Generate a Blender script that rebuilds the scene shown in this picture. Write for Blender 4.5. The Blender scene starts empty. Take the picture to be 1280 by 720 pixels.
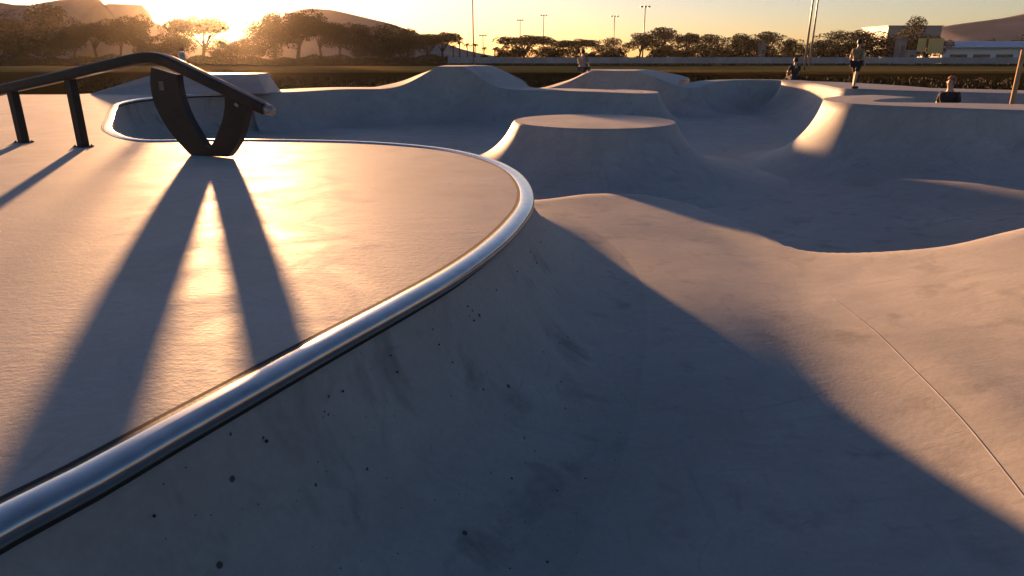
import bpy, bmesh, math, random
from mathutils import Vector, Matrix
from mathutils.geometry import tessellate_polygon
random.seed(7)
SC = bpy.context.scene
COL = SC.collection
R_ = math.radians

# ------------------------------------------------------------------ camera, sky, sun, exposure
PITCH = R_(18.78); FPX = 853.0; CAMZ = 1.0
cam = bpy.data.cameras.new('camera'); camo = bpy.data.objects.new('camera', cam); COL.objects.link(camo)
camo.location = (0, 0, CAMZ); camo.rotation_euler = (R_(90) - PITCH, 0, 0)
cam.sensor_width = 36.0; cam.lens = 36.0 * FPX / 1280.0
cam.clip_start = 0.05; cam.clip_end = 6000
SC.camera = camo

SUN_EL = R_(3.65); SUN_DX, SUN_DY = -0.376, 0.927
sun_az = math.atan2(SUN_DX, SUN_DY)              # from +Y towards +X
W = bpy.data.worlds.new('World'); SC.world = W; W.use_nodes = True
wn = W.node_tree.nodes; wl = W.node_tree.links
sky = wn.new('ShaderNodeTexSky'); sky.sky_type = 'NISHITA'; sky.sun_disc = False
sky.sun_elevation = SUN_EL; sky.sun_rotation = sun_az
sky.air_density = 0.85; sky.dust_density = 0.5; sky.ozone_density = 3.0
wb = wn.new('ShaderNodeMix'); wb.data_type = 'RGBA'; wb.blend_type = 'MULTIPLY'; wb.inputs[0].default_value = 1.0
wb.inputs[7].default_value = (1.15, 0.91, 0.86, 1); wl.new(sky.outputs[0], wb.inputs[6])      # white balance of the sky light
wl.new(wb.outputs[2], wn['Background'].inputs[0]); wn['Background'].inputs[1].default_value = 0.05
sl = bpy.data.lights.new('sun', 'SUN'); sl.energy = 5.0; sl.angle = R_(1.2); sl.color = (1.0, 0.52, 0.235)
so = bpy.data.objects.new('sun', sl); COL.objects.link(so)
to_sun = Vector((math.sin(sun_az) * math.cos(SUN_EL), math.cos(sun_az) * math.cos(SUN_EL), math.sin(SUN_EL)))
so.rotation_euler = to_sun.to_track_quat('Z', 'Y').to_euler(); so.location = (0, 0, 30)
SC.view_settings.view_transform = 'Standard'; SC.view_settings.look = 'None'
SC.view_settings.exposure = 2.32; SC.view_settings.gamma = 1.0
SC.cycles.volume_bounces = 0
SC.cycles.use_denoising = True

# ------------------------------------------------------------------ helpers
cp, sp = math.cos(PITCH), math.sin(PITCH)
def ray(px, py):
    u = (px - 640) / FPX; v = (360 - py) / FPX
    return Vector((u, cp + v * sp, -sp + v * cp))
def P(px, py, z=0.0):
    d = ray(px, py); t = (z - CAMZ) / d.z
    return (d.x * t, d.y * t, z)
def PY(px, py, Y):                                # the point seen there at depth Y
    d = ray(px, py); t = Y / d.y
    return Vector((d.x * t, Y, CAMZ + d.z * t))

def mesh_obj(name, verts, faces, mat, parent=None, smooth=False, loc=(0, 0, 0)):
    me = bpy.data.meshes.new(name)
    me.from_pydata([tuple(v) for v in verts], [], faces); me.update()
    if smooth:
        for p in me.polygons: p.use_smooth = True
    o = bpy.data.objects.new(name, me); COL.objects.link(o)
    if mat: me.materials.append(mat)
    o.location = loc
    if parent: o.parent = parent
    return o
def bm_obj(name, bm, mat, parent=None, smooth=False, loc=(0, 0, 0)):
    me = bpy.data.meshes.new(name); bm.to_mesh(me); bm.free()
    if smooth:
        for p in me.polygons: p.use_smooth = True
    o = bpy.data.objects.new(name, me); COL.objects.link(o)
    if mat: me.materials.append(mat)
    o.location = loc
    if parent: o.parent = parent
    return o
def tag(o, label=None, cat=None, group=None, kind=None):
    if label: o['label'] = label
    if cat: o['category'] = cat
    if group: o['group'] = group
    if kind: o['kind'] = kind
    return o
def empty(name, loc=(0, 0, 0), rz=0, label=None, cat=None, group=None):
    o = bpy.data.objects.new(name, None); COL.objects.link(o)
    o.location = loc; o.rotation_euler = (0, 0, rz); o.empty_display_size = 0.2
    return tag(o, label, cat, group)
def dup(root, loc, rz=0, scale=(1, 1, 1), label=None, group=None):
    r = root.copy(); COL.objects.link(r); r.location = loc; r.rotation_euler = (0, 0, rz); r.scale = scale
    if label: r['label'] = label
    if group: r['group'] = group
    for ch in list(root.children):
        c = ch.copy(); COL.objects.link(c); c.parent = r
        for g in ch.children:
            d = g.copy(); COL.objects.link(d); d.parent = c
    return r
def bm_box(bm, c, s, rz=0, bevel=0):
    m = Matrix.Translation(c) @ Matrix.Rotation(rz, 4, 'Z') @ Matrix.Diagonal((s[0], s[1], s[2], 1))
    g = bmesh.ops.create_cube(bm, size=1, matrix=m)
    if bevel:
        es = list({e for v in g['verts'] for e in v.link_edges})
        bmesh.ops.bevel(bm, geom=es, offset=bevel, segments=2, affect='EDGES')
def bm_tube(bm, pts, rad, seg=10, caps=True):
    pts = [Vector(p) for p in pts]; n = len(pts)
    rr = rad if isinstance(rad, (list, tuple)) else [rad] * n
    rings = []
    for i, p in enumerate(pts):
        t = (pts[min(i + 1, n - 1)] - pts[max(i - 1, 0)]).normalized()
        a = Vector((0, 0, 1)) if abs(t.z) < 0.9 else Vector((1, 0, 0))
        x = t.cross(a).normalized(); y = t.cross(x)
        rings.append([bm.verts.new(p + (x * math.cos(2 * math.pi * k / seg) + y * math.sin(2 * math.pi * k / seg)) * rr[i]) for k in range(seg)])
    for i in range(n - 1):
        for k in range(seg):
            bm.faces.new((rings[i][k], rings[i][(k + 1) % seg], rings[i + 1][(k + 1) % seg], rings[i + 1][k]))
    if caps:
        bm.faces.new(rings[0][::-1]); bm.faces.new(rings[-1])

def catmull(pts, step=0.12, closed=False):
    pts = [tuple(p) for p in pts]; n = len(pts); out = []
    rng = range(n) if closed else range(n - 1)
    for i in rng:
        if closed: p0, p1, p2, p3 = (pts[(i + k) % n] for k in (-1, 0, 1, 2))
        else: p0, p1, p2, p3 = pts[max(i - 1, 0)], pts[i], pts[i + 1], pts[min(i + 2, n - 1)]
        L = math.dist(p1[:2], p2[:2]); m = max(1, int(L / step))
        # centripetal parameterisation
        def tj(ti, a, b): return ti + max(1e-4, math.dist(a[:2], b[:2])) ** 0.5
        t0 = 0; t1 = tj(t0, p0, p1); t2 = tj(t1, p1, p2); t3 = tj(t2, p2, p3)
        for k in range(m):
            t = t1 + (t2 - t1) * k / m
            def lerp(a, b, ta, tb): return tuple(((tb - t) * x + (t - ta) * y) / (tb - ta) for x, y in zip(a, b))
            A1 = lerp(p0, p1, t0, t1); A2 = lerp(p1, p2, t1, t2); A3 = lerp(p2, p3, t2, t3)
            B1 = lerp(A1, A2, t0, t2); B2 = lerp(A2, A3, t1, t3)
            out.append(lerp(B1, B2, t1, t2))
    if not closed: out.append(pts[-1])
    return out
def normals(c, closed=False, passes=3):
    n = len(c); N = []
    for i in range(n):
        a = c[(i - 1) % n] if closed else c[max(i - 1, 0)]
        b = c[(i + 1) % n] if closed else c[min(i + 1, n - 1)]
        dx, dy = b[0] - a[0], b[1] - a[1]; L = math.hypot(dx, dy) or 1
        N.append((dy / L, -dx / L))                # right-hand side of the path
    for _ in range(passes):
        M = []
        for i in range(n):
            a = N[(i - 1) % n] if closed else N[max(i - 1, 0)]
            b = N[(i + 1) % n] if closed else N[min(i + 1, n - 1)]
            x, y = a[0] + 2 * N[i][0] + b[0], a[1] + 2 * N[i][1] + b[1]; L = math.hypot(x, y)
            M.append((x / L, y / L))
        N = M
    return N
def smooth(t): t = max(0.0, min(1.0, t)); return t * t * (3 - 2 * t)

# ------------------------------------------------------------------ materials
def new_mat(name):
    m = bpy.data.materials.new(name); m.use_nodes = True
    nt = m.node_tree; return m, nt, nt.nodes['Principled BSDF']
def simple(name, col, rough=0.7, metal=0.0, var=0.25, scale=8.0, bump=0.0, spec=0.5):
    m, nt, b = new_mat(name)
    tc = nt.nodes.new('ShaderNodeTexCoord'); nz = nt.nodes.new('ShaderNodeTexNoise'); nz.inputs['Scale'].default_value = scale
    nz.inputs['Detail'].default_value = 6
    rp = nt.nodes.new('ShaderNodeValToRGB')
    rp.color_ramp.elements[0].position = 0.3; rp.color_ramp.elements[1].position = 0.7
    rp.color_ramp.elements[0].color = (*[c * (1 - var) for c in col], 1); rp.color_ramp.elements[1].color = (*[min(1, c * (1 + var)) for c in col], 1)
    nt.links.new(tc.outputs['Object'], nz.inputs['Vector']); nt.links.new(nz.outputs['Fac'], rp.inputs[0]); nt.links.new(rp.outputs[0], b.inputs['Base Color'])
    b.inputs['Roughness'].default_value = rough; b.inputs['Metallic'].default_value = metal; b.inputs['Specular IOR Level'].default_value = spec
    if bump:
        bp = nt.nodes.new('ShaderNodeBump'); bp.inputs['Strength'].default_value = bump; bp.inputs['Distance'].default_value = 0.02
        nt.links.new(nz.outputs['Fac'], bp.inputs['Height']); nt.links.new(bp.outputs[0], b.inputs['Normal'])
    return m

def concrete(name, col, rough=(0.42, 0.62), pits=0.0, streak=0.0, bump=0.25, grain=1.0, spec=0.45):
    m, nt, b = new_mat(name); N = nt.nodes; L = nt.links
    tc = N.new('ShaderNodeTexCoord')
    def noise(scale, detail=5, rgh=0.6, vec=None, dist=0.0):
        n = N.new('ShaderNodeTexNoise'); n.inputs['Scale'].default_value = scale; n.inputs['Detail'].default_value = detail
        n.inputs['Roughness'].default_value = rgh; n.inputs['Distortion'].default_value = dist
        L.new(vec or tc.outputs['Object'], n.inputs['Vector']); return n
    def mapr(src, a, b_, c, d):
        r = N.new('ShaderNodeMapRange'); L.new(src, r.inputs[0])
        for i, v in enumerate((a, b_, c, d)): r.inputs[i + 1].default_value = v
        return r.outputs[0]
    def mul(a, c):
        k = N.new('ShaderNodeMath'); k.operation = 'MULTIPLY'; L.new(a, k.inputs[0])
        if isinstance(c, (int, float)): k.inputs[1].default_value = c
        else: L.new(c, k.inputs[1])
        return k.outputs[0]
    b.inputs['Specular IOR Level'].default_value = spec
    big = noise(0.45, 4, 0.55, dist=0.6); mid = noise(2.3, 7, 0.62, dist=0.9); fine = noise(38, 5, 0.7)
    val = mul(mul(mapr(big.outputs['Fac'], 0.3, 0.7, 0.84, 1.12), mapr(mid.outputs['Fac'], 0.3, 0.72, 0.87, 1.1)),
              mapr(fine.outputs['Fac'], 0.3, 0.7, 0.93, 1.06))
    # trowel marks: long thin arcs
    mp = N.new('ShaderNodeMapping'); mp.inputs['Scale'].default_value = (1.5, 4.5, 3.0); mp.inputs['Rotation'].default_value = (0, 0, 0.25)
    L.new(tc.outputs['Object'], mp.inputs[0]); tr = noise(1.6, 6, 0.65, mp.outputs[0], 2.2)
    val = mul(val, mapr(tr.outputs['Fac'], 0.3, 0.75, 0.93, 1.06))
    # dark scuffs of wheels
    mp2 = N.new('ShaderNodeMapping'); mp2.inputs['Scale'].default_value = (7.0, 0.9, 2.0); mp2.inputs['Rotation'].default_value = (0, 0, -0.9)
    L.new(tc.outputs['Object'], mp2.inputs[0]); sc = noise(1.1, 3, 0.5, mp2.outputs[0], 1.5)
    val = mul(val, mapr(sc.outputs['Fac'], 0.66, 0.74, 1.0, 0.86))
    # thin curved wheel marks where skaters carve
    mp4 = N.new('ShaderNodeMapping'); mp4.inputs['Scale'].default_value = (0.55, 0.9, 0.7); mp4.inputs['Rotation'].default_value = (0, 0, 0.6)
    L.new(tc.outputs['Object'], mp4.inputs[0]); cv = noise(1.0, 1, 0.3, mp4.outputs[0], 0.4)
    fr_ = N.new('ShaderNodeMath'); fr_.operation = 'PINGPONG'; L.new(cv.outputs['Fac'], fr_.inputs[0]); fr_.inputs[1].default_value = 0.035
    mk = mapr(mid.outputs['Fac'], 0.50, 0.66, 1.0, 0.80); ln = mapr(fr_.outputs[0], 0.0008, 0.0035, 0.0, 1.0)
    mm = N.new('ShaderNodeMix'); L.new(ln, mm.inputs[0]); L.new(mk, mm.inputs[2]); mm.inputs[3].default_value = 1.0
    val = mul(val, mm.outputs[0])
    if streak:
        mp3 = N.new('ShaderNodeMapping'); mp3.inputs['Scale'].default_value = (3.2, 3.2, 0.3)
        L.new(tc.outputs['Object'], mp3.inputs[0]); st = noise(1.0, 4, 0.6, mp3.outputs[0], 0.3)
        val = mul(val, mapr(st.outputs['Fac'], 0.55, 0.72, 1.0, 1.0 - streak))
    if pits:
        for scl, thr in ((6.0, 0.07), (15.0, 0.09), (34.0, 0.1)):
            vo = N.new('ShaderNodeTexVoronoi'); vo.inputs['Scale'].default_value = scl; L.new(tc.outputs['Object'], vo.inputs['Vector'])
            sr = N.new('ShaderNodeSeparateColor'); L.new(vo.outputs['Color'], sr.inputs[0])
            keep = mapr(sr.outputs[0], 0.45, 0.95, 0.0, thr)      # only some cells carry a hole, of mixed size
            dv = N.new('ShaderNodeMath'); dv.operation = 'SUBTRACT'; L.new(vo.outputs['Distance'], dv.inputs[0]); L.new(keep, dv.inputs[1])
            hole = mapr(dv.outputs[0], -0.005, 0.02, 0.15, 1.0)
            val = mul(val, hole)
    mx = N.new('ShaderNodeMix'); mx.data_type = 'RGBA'; mx.blend_type = 'MULTIPLY'; mx.inputs[0].default_value = 1
    mx.inputs[6].default_value = (*col, 1); cb = N.new('ShaderNodeCombineColor')
    for i in range(3): L.new(val, cb.inputs[i])
    L.new(cb.outputs[0], mx.inputs[7]); L.new(mx.outputs[2], b.inputs['Base Color'])
    L.new(mapr(mid.outputs['Fac'], 0.3, 0.7, rough[0], rough[1]), b.inputs['Roughness'])
    b1 = N.new('ShaderNodeBump'); b1.inputs['Strength'].default_value = bump; b1.inputs['Distance'].default_value = 0.004 * grain
    L.new(fine.outputs['Fac'], b1.inputs['Height'])
    b2 = N.new('ShaderNodeBump'); b2.inputs['Strength'].default_value = bump; b2.inputs['Distance'].default_value = 0.0028 * grain
    L.new(tr.outputs['Fac'], b2.inputs['Height']); L.new(b1.outputs[0], b2.inputs['Normal']); L.new(b2.outputs[0], b.inputs['Normal'])
    return m

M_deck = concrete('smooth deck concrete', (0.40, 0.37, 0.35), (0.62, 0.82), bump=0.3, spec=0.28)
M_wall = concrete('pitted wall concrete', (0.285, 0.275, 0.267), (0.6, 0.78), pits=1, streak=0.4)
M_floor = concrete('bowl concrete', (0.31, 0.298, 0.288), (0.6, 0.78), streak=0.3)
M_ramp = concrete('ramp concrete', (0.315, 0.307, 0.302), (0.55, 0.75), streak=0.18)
M_steel = simple('coping steel', (0.46, 0.48, 0.50), 0.19, 1.0, 0.12, 14)
M_dark = simple('dark gap', (0.012, 0.011, 0.011), 0.9)
M_rail = simple('worn black rail paint', (0.012, 0.010, 0.009), 0.4, 0.0, 0.4, 9, 0.1, 0.35)
M_railcap = simple('bare steel cap', (0.32, 0.30, 0.28), 0.4, 0.8, 0.3, 20)

# ------------------------------------------------------------------ ground of the park
FLOOR = -1.0
brink = [(-3, 8.4), (0.2, 8.3)] + [P(*a)[:2] for a in ((740, 240, -.66), (800, 241, -.66), (850, 250, -.66), (900, 270, -.66), (950, 294, -.65), (1000, 313, -.62),
          (1080, 321, -.56), (1180, 322, -.48), (1240, 312, -.42), (1280, 300, -.36))] + [(6.5, 6.6), (16, 8.5)]
bc = catmull(brink, 0.1)
def y_brink(x):
    lo = bc[0]
    if x <= lo[0]: return lo[1]
    for a, b in zip(bc, bc[1:]):
        if a[0] <= x <= b[0]:
            f = (x - a[0]) / max(1e-6, b[0] - a[0]); return a[1] + f * (b[1] - a[1])
    return bc[-1][1]
_yb = {}
ridge = catmull([(-2, 4.5), (0.2, 4.42), (0.85, 4.25), (1.25, 3.75), (1.42, 3.0), (1.52, 2.2), (1.6, 1.0), (1.7, -3.5)], 0.05)
def basin_depth(x, y):
    """distance inside the foreground basin, 0 outside"""
    best = 9e9; side = 0
    for a, b in zip(ridge, ridge[1:]):
        dx, dy = b[0] - a[0], b[1] - a[1]; L2 = dx * dx + dy * dy
        t = max(0, min(1, ((x - a[0]) * dx + (y - a[1]) * dy) / L2))
        ex, ey = x - a[0] - t * dx, y - a[1] - t * dy; d = ex * ex + ey * ey
        if d < best: best = d; side = dx * ey - dy * ex
    return math.sqrt(best) if side < 0 else 0.0
def terrain(x, y):
    key = round(x, 3)
    yb = _yb.get(key)
    if yb is None: yb = _yb[key] = y_brink(x)
    w = smooth((2.35 - x) / 0.75)                  # left of the long seam the floor falls gently towards the camera
    h = -0.66 + 0.46 * smooth((x - 1.95) / 2.3) + 0.25 * smooth((x - 4) / 4)
    h += 0.02 * w * smooth((6.4 - y) / 1.8) - 0.17 * w * smooth((4.55 - y) / 3.1) + 0.12 * smooth((5.8 - y) / 3.2) * (1 - w)
    far = FLOOR + 0.30 * smooth((x - 4.2) / 2.4) * smooth((12.5 - y) / 3)
    t = y - yb; t = 0.5 * (t + math.sqrt(t * t + 0.012)) - 0.01
    if t > 0:
        s = math.sin(math.pi / 2 * min(1, t / 0.95))
        return h - (h - far) * s
    return h
def arange(a, b, s):
    n = max(1, int(round((b - a) / s))); return [a + (b - a) * i / n for i in range(n)]
xs = arange(-10, -1.2, 0.5) + arange(-1.2, 6, 0.055) + arange(6, 9, 0.2) + arange(9, 17, 0.8) + [17]
ys = arange(-4, 0.4, 0.25) + arange(0.4, 9.6, 0.055) + arange(9.6, 13, 0.2) + arange(13, 29, 0.8) + [29]
vs = [(x, y, terrain(x, y)) for y in ys for x in xs]; nx = len(xs)
fs = [(j * nx + i, j * nx + i + 1, (j + 1) * nx + i + 1, (j + 1) * nx + i) for j in range(len(ys) - 1) for i in range(nx - 1)]
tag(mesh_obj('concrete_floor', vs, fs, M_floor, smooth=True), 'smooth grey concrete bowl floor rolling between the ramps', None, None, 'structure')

# ------------------------------------------------------------------ ramps grown from a rim line
def wall_rows(c, N, Rad, n=16, start=0.0, zdrop=0.0, tuck=0.3, closed=False):
    rows = []
    for (x, y, z), (nx_, ny_) in zip(c, N):
        zf = terrain(x + nx_ * Rad, y + ny_ * Rad)
        z0 = z - zdrop; D = z0 - zf; row = []
        if D < Rad: a0 = math.asin(max(0, (Rad - D) / Rad))
        else: a0 = 0.0; row.append((start, z0))
        for k in range(n + 1):
            a = a0 + (math.pi / 2 - a0) * k / n
            d = Rad * (math.cos(a0) - math.cos(a)); row.append((start + d, zf + Rad - Rad * math.sin(a)))
        if D < Rad: row.insert(0, (start, z0))
        row.append((start + Rad * math.cos(a0) + tuck, zf - 0.02))
        rows.append([(x + nx_ * d, y + ny_ * d, zz) for d, zz in row])
    return rows
def grid(rows, closed=False):
    m = len(rows[0]); v = [p for r in rows for p in r]; f = []
    n = len(rows)
    for i in range(n if closed else n - 1):
        for k in range(m - 1):
            a = i * m + k; b = ((i + 1) % n) * m + k
            f.append((a, a + 1, b + 1, b))
    return v, f

# --- the platform in the foreground
rim_px = [(0, 640), (100, 590), (200, 535), (300, 481), (400, 427), (500, 374), (560, 340), (610, 305), (640, 276), (655, 252), (651, 228), (632, 210), (600, 197), (555, 187), (500, 181), (440, 177.5), (340, 175.5), (260, 175), (183, 176)]
rim1 = [(-3.4, -3.6, 0), (-2.3, -1.2, 0), (-1.62, 0.3, 0)] + [P(*a) for a in rim_px] + [(-5.6, 9.7, 0), (-7.0, 12.2, 0), (-8.05, 14.2, 0), (-8.85, 15.9, 0), (-9.15, 17.6, 0), (-8.7, 19.2, 0), (-7.5, 20.3, 0)]
c1 = catmull(rim1, 0.10); N1 = normals(c1, passes=6)
platform = empty('skate_platform', (0, 0, 0), label='large flat raised concrete platform with a curved steel lip in the left foreground', cat='skate platform')
v, f = grid(wall_rows(c1, N1, 0.92, 18, start=0.035, zdrop=0.045))
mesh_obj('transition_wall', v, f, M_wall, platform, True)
poly = [(x - nx_ * 0.03, y - ny_ * 0.03) for (x, y, z), (nx_, ny_) in zip(c1, N1)] + [(-8.6, 22.4), (-11.2, 23.2), (-12.0, 19.4), (-34, 19.6), (-34, -3.6)]
def slab(name, poly, ztop, zbot, mat, parent=None):
    n = len(poly)
    tri = tessellate_polygon([[Vector((x, y, 0)) for x, y in poly]])
    v = [(x, y, ztop) for x, y in poly] + [(x, y, zbot) for x, y in poly]
    f = [tuple(t) for t in tri] + [(i, i + n, (i + 1) % n + n, (i + 1) % n) for i in range(n)]
    o = mesh_obj(name, v, f, mat, parent)
    bm = bmesh.new(); bm.from_mesh(o.data); bmesh.ops.recalc_face_normals(bm, faces=bm.faces)
    up = [fc for fc in bm.faces if abs(fc.normal.z) > 0.9]
    if up and up[0].normal.z < 0: bmesh.ops.reverse_faces(bm, faces=bm.faces)
    bm.to_mesh(o.data); bm.free(); return o
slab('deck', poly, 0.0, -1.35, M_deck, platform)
# steel lip: wide shallow rounded strip following the rim
sec = []
for k in range(15):
    a = math.pi * (1 - k / 14.0)
    sec.append((0.015 + 0.058 * math.cos(a), -0.018 + 0.031 * math.sin(a) ** 0.8 if math.sin(a) > 0 else -0.018))
sec = [(-0.043, -0.05)] + sec + [(0.073, -0.032), (0.068, -0.046), (0.055, -0.05)]
v, f = grid([[(x + nx_ * a, y + ny_ * a, z + b) for a, b in sec] for (x, y, z), (nx_, ny_) in zip(c1, N1)])
mesh_obj('coping', v, f, M_steel, platform, True)
v, f = grid([[(x + nx_ * a, y + ny_ * a, z + b) for a, b in ((-0.058, 0.004), (-0.04, 0.004))] for (x, y, z), (nx_, ny_) in zip(c1, N1)])
mesh_obj('joint_gap', v, f, M_dark, platform)
v, f = grid([[(x + nx_ * a, y + ny_ * a, z + b) for a, b in ((0.037, -0.044), (0.042, -0.052), (0.044, -0.075))] for (x, y, z), (nx_, ny_) in zip(c1, N1)])
mesh_obj('lip_gap_line', v, f, M_dark, platform)  # narrow dark strip marking the gap under the steel lip

k0 = next(i for i, p in enumerate(c1) if p[1] > 1.5)
rp_ = random.Random(9)
for k in range(k0, k0 + 34, 3):
    x, y, z = c1[k]; a, b_ = N1[k]
    for dep in ((.14,) if rp_.random() < .5 else (.12, .19)):
        D = .045 + dep; zf = terrain(x + a * .92, y + b_ * .92); zz = z - D; st = (zf + .92 - zz) / .92
        d = .035 + .92 * (1 - math.cos(math.asin(max(0, min(1, (zf + .92 - zz) / .92)))))
        t_ = Vector((a, b_, .25)).normalized(); rad = rp_.uniform(.003, .0065)
        bm = bmesh.new(); bmesh.ops.create_cone(bm, segments=10, radius1=rad, radius2=rad, depth=.004, cap_ends=True, matrix=Matrix.Translation((x + a * d, y + b_ * d, zz)) @ t_.to_track_quat('Z', 'Y').to_matrix().to_4x4())
        bm_obj('tie_hole', bm, M_dark, platform)
# --- generic ramp with a deck strip behind its rim
def ramp(name, pts, Rad, label, cat, mat=M_ramp, step=0.15, zback=-1.3, slope=0.5, wallname='transition_wall'):
    """pts: (x, y, z, deck width)"""
    c4 = catmull(pts, step); c = [q[:3] for q in c4]; w = [q[3] for q in c4]; N = normals(c, passes=5)
    root = empty(name, (0, 0, 0), label=label, cat=cat)
    v, f = grid(wall_rows(c, N, Rad, 16)); mesh_obj(wallname, v, f, mat, root, True)
    rows = []
    for (x, y, z), (a, b), ww in zip(c, N, w):
        rows.append([(x - a * d, y - b * d, zz) for d, zz in ((0, z), (ww * 0.5, z + 0.004), (ww, z))])
    v, f = grid(rows); mesh_obj('deck', v, f, M_deck, root)
    rows = []
    for (x, y, z), (a, b), ww in zip(c, N, w):
        s = slope
        rows.append([(x - a * d, y - b * d, zz) for d, zz in ((ww, z), (ww + s, zback))])
    v, f = grid(rows); mesh_obj('back_bank', v, f, mat, root)
    return root

# far rim with the first raised hump, ending in a rounded spur
far_pts = [(-7.5, 20.3, 0, 1.7), (-6.4, 21.0, 0, 1.5)]
far_pts += [(*PY(430, 113, 22.6).xy, 0, 1.5)]
def q(px, Y, z, w): return (PY(px, 100, Y).x, Y, z, w)
far_pts += [q(480, 23.0, 0.0, 1.5), q(497, 23.2, 0.06, 1.8), q(515, 23.3, 0.23, 2.1), q(535, 23.4, 0.50, 2.5), q(546, 23.4, 0.655, 2.7), q(549, 23.4, 0.675, 2.7), q(553, 23.4, 0.68, 2.7), q(566, 23.4, 0.68, 2.7), q(578, 23.3, 0.68, 2.7), q(581, 23.3, 0.66, 2.7), q(590, 23.2, 0.52, 2.6),
            q(606, 23.0, 0.24, 2.2), q(620, 22.7, 0.07, 1.8), q(640, 22.4, 0.0, 1.5), q(700, 21.6, 0, 1.5), q(760, 20.7, 0, 1.2), q(800, 20.0, 0, 0.8), q(818, 20.1, 0, 0.5), q(824, 20.8, 0, 0.45), q(812, 21.6, 0, 0.5), q(780, 22.4, 0, 0.6)]
ramp('hip_ramp', far_pts, 1.5, 'long concrete bank whose rim rises to the first flat topped hump, behind the platform', 'skate ramp')

# second hump and the far bowl, turning towards the camera on the right
b_pts = [q(660, 26.8, -0.25, 1.0), q(690, 26.8, -0.12, 1.4), q(712, 26.8, 0.10, 2.0), q(732, 26.7, 0.39, 2.6), q(739, 26.7, 0.465, 2.8), q(743, 26.7, 0.475, 2.8), q(770, 26.6, 0.48, 3.0), q(794, 26.4, 0.475, 3.4), q(798, 26.4, 0.46, 3.5),
         q(815, 26.2, 0.29, 3.6), q(835, 25.9, 0.08, 3.4), q(850, 25.7, -0.06, 2.8), q(866, 25.8, -0.10, 1.8), q(880, 26.4, -0.05, 1.0), q(893, 27.2, 0.06, 0.8), q(915, 27.9, 0.10, 0.7), q(945, 28.1, 0.11, 0.7), q(975, 27.5, 0.11, 0.8),
         (10.05, 26.4, 0.11, 1.2), (10.35, 25.0, 0.11, 1.6), (10.15, 23.2, 0.11, 2.2), (9.75, 21.4, 0.11, 2.6), (9.65, 20.7, 0.11, 2.6), (9.95, 20.2, 0.11, 2.4), (10.6, 19.5, 0.11, 2.2), (11.6, 18.6, 0.11, 2.2), (13.2, 17.6, 0.11, 2.0)]
ramp('bowl_ramp', b_pts, 1.35, 'farthest concrete bowl wall, with the second hump and a sunlit right end', 'skate ramp')

# right quarter pipe with its sunlit nose
q_pts = [(7.6, 15.0, 0.22, 1.0), (6.7, 14.5, 0.22, 1.0), (6.05, 13.7, 0.22, 0.9), (5.78, 12.9, 0.22, 0.8), (5.9, 12.2, 0.22, 0.85), (6.35, 11.65, 0.22, 1.1), (7.0, 11.2, 0.22, 1.4), (7.8, 10.7, 0.22, 1.6), (9.5, 9.9, 0.22, 1.6), (12, 8.9, 0.22, 1.6)]
ramp('quarter_pipe', q_pts, 1.5, 'tall dark blue quarter pipe with a sunlit rounded nose at the right edge', 'quarter pipe')

# volcano
vc = P(742.5, 151, -0.1); VR = 1.42
circ = [(vc[0] + VR * math.cos(a), vc[1] + VR * math.sin(a), -0.1) for a in [2 * math.pi * k / 120 for k in range(120)]]
volc = empty('volcano_ramp', (vc[0], vc[1], FLOOR), label='round flat topped concrete volcano mound in the middle of the bowl', cat='skate ramp')
NC = normals(circ, True)
prof = [(0, -0.1), (0.02, -0.11), (0.1, -0.25), (0.22, -0.42), (0.38, -0.58), (0.58, -0.71), (0.85, -0.82), (1.2, -0.91), (1.6, -0.97), (2.0, -0.997), (2.2, -1.03)]
prof = catmull([(a, b, 0) for a, b in prof], 0.05)
rows = [[(x + a * d[0] - vc[0], y + b * d[0] - vc[1], d[1] - FLOOR) for d in prof] for (x, y, z), (a, b) in zip(circ, NC)]
v, f = grid(rows, True); mesh_obj('cone', v, f, M_ramp, volc, True)
v = [(x - vc[0], y - vc[1], 0.902) for x, y, z in circ]; mesh_obj('top_disc', v, [tuple(range(120))], M_deck, volc)

# low bank on the deck, left behind the rail
base = [(-11.9, 19.7), (-9.6, 19.7), (-7.95, 21.3), (-8.1, 22.9), (-11.2, 23.0)]
top = [(-9.75, 20.3), (-9.3, 20.35), (-8.15, 21.6), (-8.2, 22.5), (-9.9, 22.6)]
base = [P(112, 117.5)[:2], P(215, 119)[:2], P(333, 117)[:2], (-7.3, 22.3), (-11.4, 22.9)]
top = [PY(192, 99, 20.2).xy, PY(235, 96, 20.4).xy, PY(322, 95, 21.0).xy, (-7.6, 22.3), (-9.9, 22.6)]
bank = mesh_obj('concrete_bank', [(*p, 0.003) for p in base] + [(*p, 0.50) for p in top],
                [(5, 6, 7, 8, 9)] + [(i, (i + 1) % 5, (i + 1) % 5 + 5, i + 5) for i in range(5)], M_ramp)
tag(bank, 'low wedge shaped concrete bank on the deck behind the rail', 'skate bank')

# long construction joint that crosses the floor on the right
jl = catmull([(*P(1040, 385, -.66)[:2], 0), (*P(1085, 430, -.68)[:2], 0), (*P(1130, 482, -.70)[:2], 0), (*P(1200, 560, -.72)[:2], 0), (*P(1290, 665, -.73)[:2], 0)], .05)
NJ = normals(jl); v, f = grid([[(x + a * d, y + b * d, terrain(x + a * d, y + b * d) + .003) for d in (-.0025, .0025)] for (x, y, z), (a, b) in zip(jl, NJ)])
tag(mesh_obj('floor_joint', v, f, simple('pale joint mortar', (.5, .45, .41), .6)), 'thin pale straight joint crossing the concrete floor', None, None, 'structure')

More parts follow.
